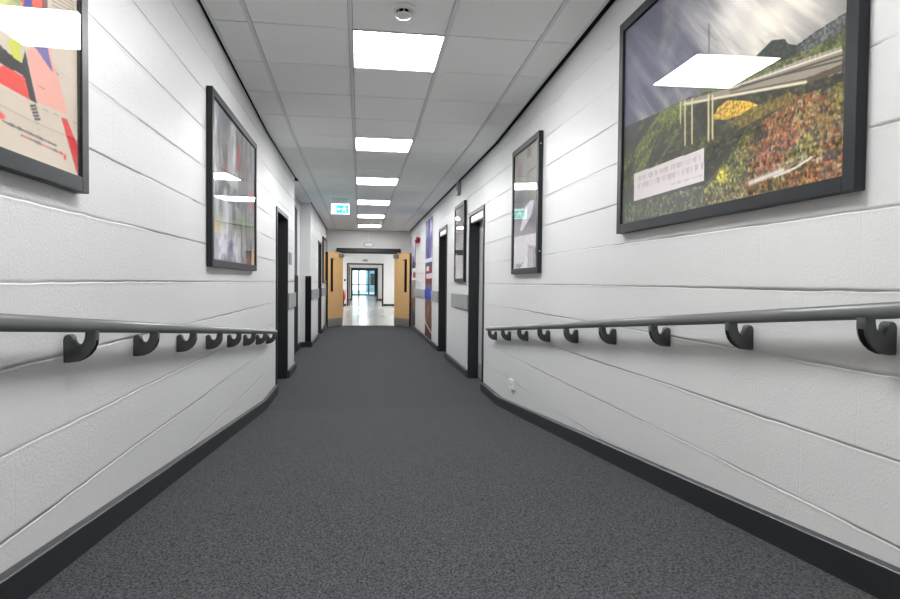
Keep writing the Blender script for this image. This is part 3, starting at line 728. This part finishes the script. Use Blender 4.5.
# ------------------------------------------------------------------ tall mural strips on the right wall
def mural(ya, yb, za, zb, label, paint, wavy=False):
    t = thing('mural_panel', label, 'wall graphic', (XR, (ya+yb)/2, za))
    xp = XR-.0105
    mb = MB(); mb.box(XR-.004, XR-.010, ya, yb, za, zb, 'white'); mb.build('backing', parent=t)
    C = Canvas(xp, ya+.002, yb-.002, za+.002, zb-.002, 40, 300, (.9, .9, .92)); paint(C); C.c = np.clip((C.c-.5)*1.15+.42, 0, 1); C.build('graphic', xp, t); return t
def pA(C):
    n = C.noise(5, 3, 61, 4); zz = lambda py: on_x(429, py, C.X)[1]
    def band(y0, y1, col, a=1): C.mixmask(((C.Z < zz(y0)) & (C.Z > zz(y1)))*a*1.0, col)
    band(200, 262, (.40, .40, .66)); C.mixmask((n-.45)*4*(C.Z > zz(262)), (.86, .85, .93)); C.mixmask((.42-n)*5*(C.Z > zz(262)), (.22, .24, .45))
    C.blob((427, 246), .12, .12, (.6, .2, .35), .7); band(258, 263, (.85, .85, .9)); band(262, 267, (.30, .32, .45)); band(266, 284, (.52, .10, .20))
    C.fill([(426.3, 267), (429, 266), (429, 271), (426.3, 271.5)], (.88, .84, .86)); C.fill([(426.3, 274), (432, 273), (432, 278.5), (426.3, 278.5)], (.85, .80, .84))
    band(284, 289, (.42, .42, .5)); band(289, 300, (.16, .28, .70)); C.mixmask((n-.55)*4*((C.Z < zz(289)) & (C.Z > zz(300))), (.3, .45, .85))
    band(300, 325, (.46, .32, .25)); C.mixmask((n-.5)*5*((C.Z < zz(300)) & (C.Z > zz(325))), (.80, .64, .52)); band(325, 345, (.38, .17, .13)); C.line((425, 322), (433, 336), .03, (.88, .84, .82))
mural(12.06, 13.33, .095, 1.295+CAMZ, 'wide strip of blue, maroon and brown wall graphic just beyond the second right doorway', pA)
def pB(C):
    n = C.noise(4, 3, 71, 4); zz = lambda py: on_x(414.5, py, C.X)[1]
    def band(y0, y1, col, a=1): C.mixmask(((C.Z < zz(y0)) & (C.Z > zz(y1)))*a*1.0, col)
    band(230, 262, (.42, .40, .55)); C.mixmask((n-.4)*4*(C.Z > zz(262)), (.86, .86, .90)); band(262, 268, (.25, .22, .3)); C.blob((414.3, 275), .5, .10, (.50, .12, .2)); band(280, 298, (.62, .58, .56)); C.mixmask((n-.5)*5*((C.Z < zz(280)) & (C.Z > zz(298))), (.2, .18, .2))
    band(298, 312, (.50, .38, .32)); band(312, 330, (.22, .24, .38)); C.mixmask((n-.55)*4*(C.Z < zz(298)), (.6, .5, .45))
mural(15.72, 16.72, .095, 1.16+CAMZ, 'narrow looking strip of dark blue and red wall graphic beside the right oak door leaf', pB)

# ------------------------------------------------------------------ crash rails
def crash(X, side, y0, y1, label):
    mb = MB(); mb.box(X-side*.0005, X-side*.026, y0, y1, -.358+CAMZ, -.158+CAMZ, 'crash', .006)
    return tag(mb.build('crash_rail'), label, 'crash rail', 'grey crash rails on the corridor walls')
crash(XR, 1, 7.945, 9.38, 'flat grey crash rail between the two right doorways, under the tall portrait picture')
crash(XR, 1, 11.04, 12.055, 'flat grey crash rail just beyond the second right doorway, ending at the wide mural strip')
crash(XR, 1, 13.335, 15.715, 'flat grey crash rail between the two mural strips')
crash(XR, 1, 16.725, 17.45, 'short grey crash rail behind the right oak door leaf')
crash(XL, -1, 8.075, 8.92, 'flat grey crash rail under the grey wall switch on the left wall')
crash(XL, -1, 11.89, 13.88, 'flat grey crash rail between the black corner guard and the far left doorway')
crash(XL, -1, 14.97, 17.3, 'flat grey crash rail under the far left picture')

# corner guards
mb = MB(); mb.box(-1.005, XL+.010, YA-.010, YA-.003, .10, .097+CAMZ, 'guard'); mb.box(XL+.004, XL+.010, YA-.003, YA+.08, .10, .097+CAMZ, 'guard')
tag(mb.build('corner_guard'), 'black corner guard on the outer corner just beyond the recess', 'corner guard', 'black corner guards')
mb = MB(); mb.box(XA+.0105, XA+.022, 10.62, 11.25, .0, .097+CAMZ, 'guard', .002)
tag(mb.build('corner_guard'), 'black guard panel over the lower half of the glazed door in the recess', 'corner guard', 'black corner guards')

# ------------------------------------------------------------------ small fittings
# socket
t = thing('wall_socket', 'small white socket low on the right wall under the handrail', 'socket', (XR, 5.6, -.93+CAMZ))
mb = MB(); mb.box(XR-.0005, XR-.022, 5.50, 5.646, -.972+CAMZ, -.886+CAMZ, 'white', .003); mb.build('faceplate', parent=t)
for y in (5.545, 5.605):
    mb = MB()
    for dy, dz, w, h in ((0, .018, .003, .008), (-.011, -.006, .007, .003), (.011, -.006, .007, .003)): mb.box(XR-.0218, XR-.0228, y+dy-w, y+dy+w, -.93+CAMZ+dz-h, -.93+CAMZ+dz+h, 'black')
    mb.build('socket_outlet', parent=t)
# switch on left wall
t = thing('wall_switch', 'grey metal control plate on the left wall above the crash rail', 'switch', (XL, 8.4, .295+CAMZ))
mb = MB(); mb.box(XL+.0005, XL+.012, 8.22, 8.52, .215+CAMZ, .372+CAMZ, 'crash', .004); mb.build('plate', parent=t)
mb = MB(); mb.box(XL+.0121, XL+.017, 8.28, 8.46, .25+CAMZ, .337+CAMZ, 'kick', .002); mb.build('button', parent=t)
# fire sounder
t = thing('fire_alarm_sounder', 'round red fire alarm sounder high on the right wall between the mural strips', 'fire alarm', (XR, 14.75, 1.0+CAMZ))
mb = MB(); mb.lathe([(.060, 0), (.060, .03), (.052, .035)], (XR, 14.75, 1.0+CAMZ), (-1, 0, 0), 'red'); mb.build('base', parent=t)
mb = MB(); mb.lathe([(.078, .035), (.080, .05), (.074, .085), (.05, .10), (.001, .102)], (XR, 14.75, 1.0+CAMZ), (-1, 0, 0), 'red'); mb.build('horn', parent=t)
mb = MB(); mb.lathe([(.022, .102), (.020, .118), (.001, .122)], (XR, 14.75, .985+CAMZ), (-1, 0, 0), 'red', 20); mb.build('beacon', parent=t)
# grey box by ceiling
t = thing('door_sensor_box', 'small grey box high on the right wall above the tall portrait picture', 'sensor', (XR, 8.74, 1.25+CAMZ))
mb = MB(); mb.box(XR-.0005, XR-.05, 8.68, 8.80, 1.235+CAMZ, 1.425+CAMZ, 'crash', .006); mb.build('housing', parent=t)
mb = MB(); mb.box(XR-.0501, XR-.053, 8.70, 8.78, 1.25+CAMZ, 1.30+CAMZ, 'white', .001); mb.build('lens', parent=t)
# smoke detectors
def detector(x, y, label):
    z = ceil_z(y)+.004
    tl = Vector((0, -CS if y < YC else 0, 1)).normalized(); ax = (0, -tl.y*0+ (CS if y < YC else 0)*-1, -1)
    t = thing('smoke_detector', label, 'smoke detector', (x, y, z), 'smoke detectors on the corridor ceiling')
    mb = MB(); mb.lathe([(0.0650, 0.0000), (0.0676, 0.0078), (0.0650, 0.0182), (0.0572, 0.0234)], (x, y, z), ax, 'white'); mb.build('base', parent=t)
    mb = MB(); mb.lathe([(0.0390, 0.0234), (0.0390, 0.0429)], (x, y, z), ax, 'black')
    mb.build('chamber', parent=t)
    mb = MB(); mb.lathe([(0.0442, 0.0429), (0.0468, 0.0468), (0.0416, 0.0559), (0.0234, 0.0611), (0.0013, 0.0624)], (x, y, z), ax, 'white')
    for k in range(8):
        an = k*math.pi/4; mb.box(x+math.cos(an)*.043-.002, x+math.cos(an)*.043+.002, y+math.sin(an)*.043-.002, y+math.sin(an)*.043+.002, z-.044, z-.021, 'white')
    mb.build('cap', parent=t)
detector(.237, 3.60, 'white round smoke detector on the tile in front of the nearest light panel')
detector(.25, 14.7, 'tiny smoke detector between the last two light panels before the doors')

# exit signs (running figure, arrow and doorway)
def exit_sign(name, x0, x1, z0, z1, y, label, hang=None, lit=True):
    W, H = x1-x0, z1-z0
    t = thing(name, label, 'exit sign', ((x0+x1)/2, y, z1))
    mb = MB(); mb.box(x0, x1, y, y+.02, z0, z1, 'sign_w' if lit else 'white', .003); mb.build('panel', parent=t)
    if hang: mb = MB(); mb.box(x0+.01, x1-.01, y-.02, y+.05, z1+.001, hang, 'white', .004); mb.build('housing', parent=t)
    yy = y-.0008
    u = lambda a: x0+W*a
    v = lambda a: z0+H*a
    gm = 'sign_g' if lit else 'anth'; wm = 'sign_w' if lit else 'white'
    mb = MB(); mb.box(u(.29), u(.94), yy, y-.0001, v(.12), v(.86), gm)
    mb.build('green_field', parent=t)
    def flat(name, polys, m):
        mb = MB()
        for p in polys: mb.prism([(u(a), yy-.0002, v(b)) for a, b in p], (0, -.0008, 0), m)
        mb.build(name, parent=t)
    flat('arrow', [[(.33, .50), (.42, .68), (.42, .56), (.56, .56), (.56, .44), (.42, .44), (.42, .32)]], wm)
    fig = [[(.70, .80), (.73, .84), (.76, .80), (.76, .74), (.73, .70), (.70, .74)],
           [(.70, .68), (.78, .66), (.80, .48), (.74, .44), (.68, .52)],
           [(.70, .66), (.62, .58), (.60, .48), (.625, .47), (.65, .55), (.71, .59)],
           [(.78, .64), (.84, .58), (.88, .62), (.89, .59), (.84, .52), (.78, .57)],
           [(.70, .50), (.63, .38), (.60, .22), (.64, .22), (.67, .35), (.75, .45)],
           [(.75, .47), (.82, .40), (.80, .24), (.86, .24), (.86, .20), (.77, .20), (.77, .36), (.71, .43)]]
    flat('running_figure', fig, wm)
    flat('doorway_symbol', [[(.06, .16), (.10, .16), (.10, .78), (.22, .78), (.22, .16), (.25, .16), (.25, .84), (.06, .84)]], gm)
exit_sign('exit_sign', -.505, -.19, 1.17+CAMZ, 1.348+CAMZ, 11.0, 'lit green and white emergency exit sign hanging from the corridor ceiling', hang=HC+.003)
exit_sign('exit_sign', .07, .40, 1.02+CAMZ, 1.15+CAMZ, 31.96, 'small dark exit sign on the wall above the far doorway', lit=False)

# oval bulkhead lamp and conduit over the double doors
t = thing('bulkhead_lamp', 'white oval bulkhead lamp on the wall above the double doorway', 'wall lamp', (.24, YE, 1.04+CAMZ))
def oval(rx, rz, y0, y1, m, name, hole=None):
    mb = MB(); n = 32
    out = [(.24+rx*math.cos(2*math.pi*i/n), 1.04+CAMZ+rz*math.sin(2*math.pi*i/n)) for i in range(n)]
    if not hole: mb.prism([(x, y0, z) for x, z in out], (0, y1-y0, 0), m)
    else:
        mb.mi(m); inn = [(.24+hole[0]*math.cos(2*math.pi*i/n), 1.04+CAMZ+hole[1]*math.sin(2*math.pi*i/n)) for i in range(n)]
        A = [[mb.bm.verts.new((x, y, z)) for x, z in pl] for pl, y in ((out, y0), (inn, y0), (inn, y1), (out, y1))]
        for p, q in ((0, 1), (1, 2), (2, 3), (3, 0)):
            for i in range(n): mb.bm.faces.new([A[p][i], A[p][(i+1) % n], A[q][(i+1) % n], A[q][i]])
    mb.build(name, parent=t)
oval(.145, .062, YE-.012, YE-.0005, 'white', 'back_plate'); oval(.120, .048, YE-.05, YE-.0125, 'white', 'lens'); oval(.150, .066, YE-.034, YE-.0125, 'crash', 'rim', (.126, .054))
mb = MB(); mb.box(.232, .248, YE-.012, YE-.0005, 1.107+CAMZ, HC, 'white'); tag(mb.build('conduit'), 'thin white conduit running up from the oval lamp to the ceiling', 'conduit')

# fire extinguisher beyond the doors
ex, ey = -.80, 31.0
t = thing('fire_extinguisher', 'red fire extinguisher by the wall beyond the left oak door leaf', 'fire extinguisher', (ex, ey, 0))
mb = MB(); mb.lathe([(.075, .30), (.08, .31), (.08, .68), (.07, .73), (.035, .76), (.03, .78)], (ex, ey, 0), (0, 0, 1), 'red', 24); mb.build('cylinder', parent=t)
mb = MB(); mb.lathe([(.09, .0), (.09, .015), (.03, .02), (.03, .29), (.07, .30)], (ex, ey, 0), (0, 0, 1), 'anth', 20); mb.build('stand', parent=t)
mb = MB(); mb.box(ex-.015, ex+.015, ey-.02, ey+.02, .78, .82, 'black'); mb.box(ex-.012, ex+.09, ey-.01, ey+.01, .82, .835, 'black'); mb.build('valve', parent=t)
mb = MB(); mb.tube([(ex+.02, ey-.03, .80), (ex+.10, ey-.05, .76), (ex+.10, ey-.06, .60), (ex+.09, ey-.06, .40)], .009, 'black', 10); mb.build('hose', parent=t)
mb = MB(); mb.box(-.80, -.72, 31.96, 31.999, 1.25, 1.36, 'anth', .004); tag(mb.build('call_point'), 'small dark box on the wall left of the far doorway', 'call point')

# ------------------------------------------------------------------ world
w = bpy.data.worlds.new('daylight'); scn.world = w; w.use_nodes = True
nt = w.node_tree; bg = nt.nodes['Background']
bg.inputs[0].default_value = (.78, .90, 1.0, 1); bg.inputs[1].default_value = 1.0

scn.view_settings.view_transform = 'Standard'; scn.view_settings.look = 'None'
scn.view_settings.exposure = 1.62; scn.view_settings.gamma = 1; scn.view_settings.use_curve_mapping = False
scn.cycles.use_denoising = True
scn.cycles.max_bounces = 14; scn.cycles.diffuse_bounces = 8; scn.cycles.glossy_bounces = 5; scn.cycles.transparent_max_bounces = 12
scn.cycles.sample_clamp_indirect = 6; scn.cycles.caustics_reflective = False; scn.cycles.caustics_refractive = False
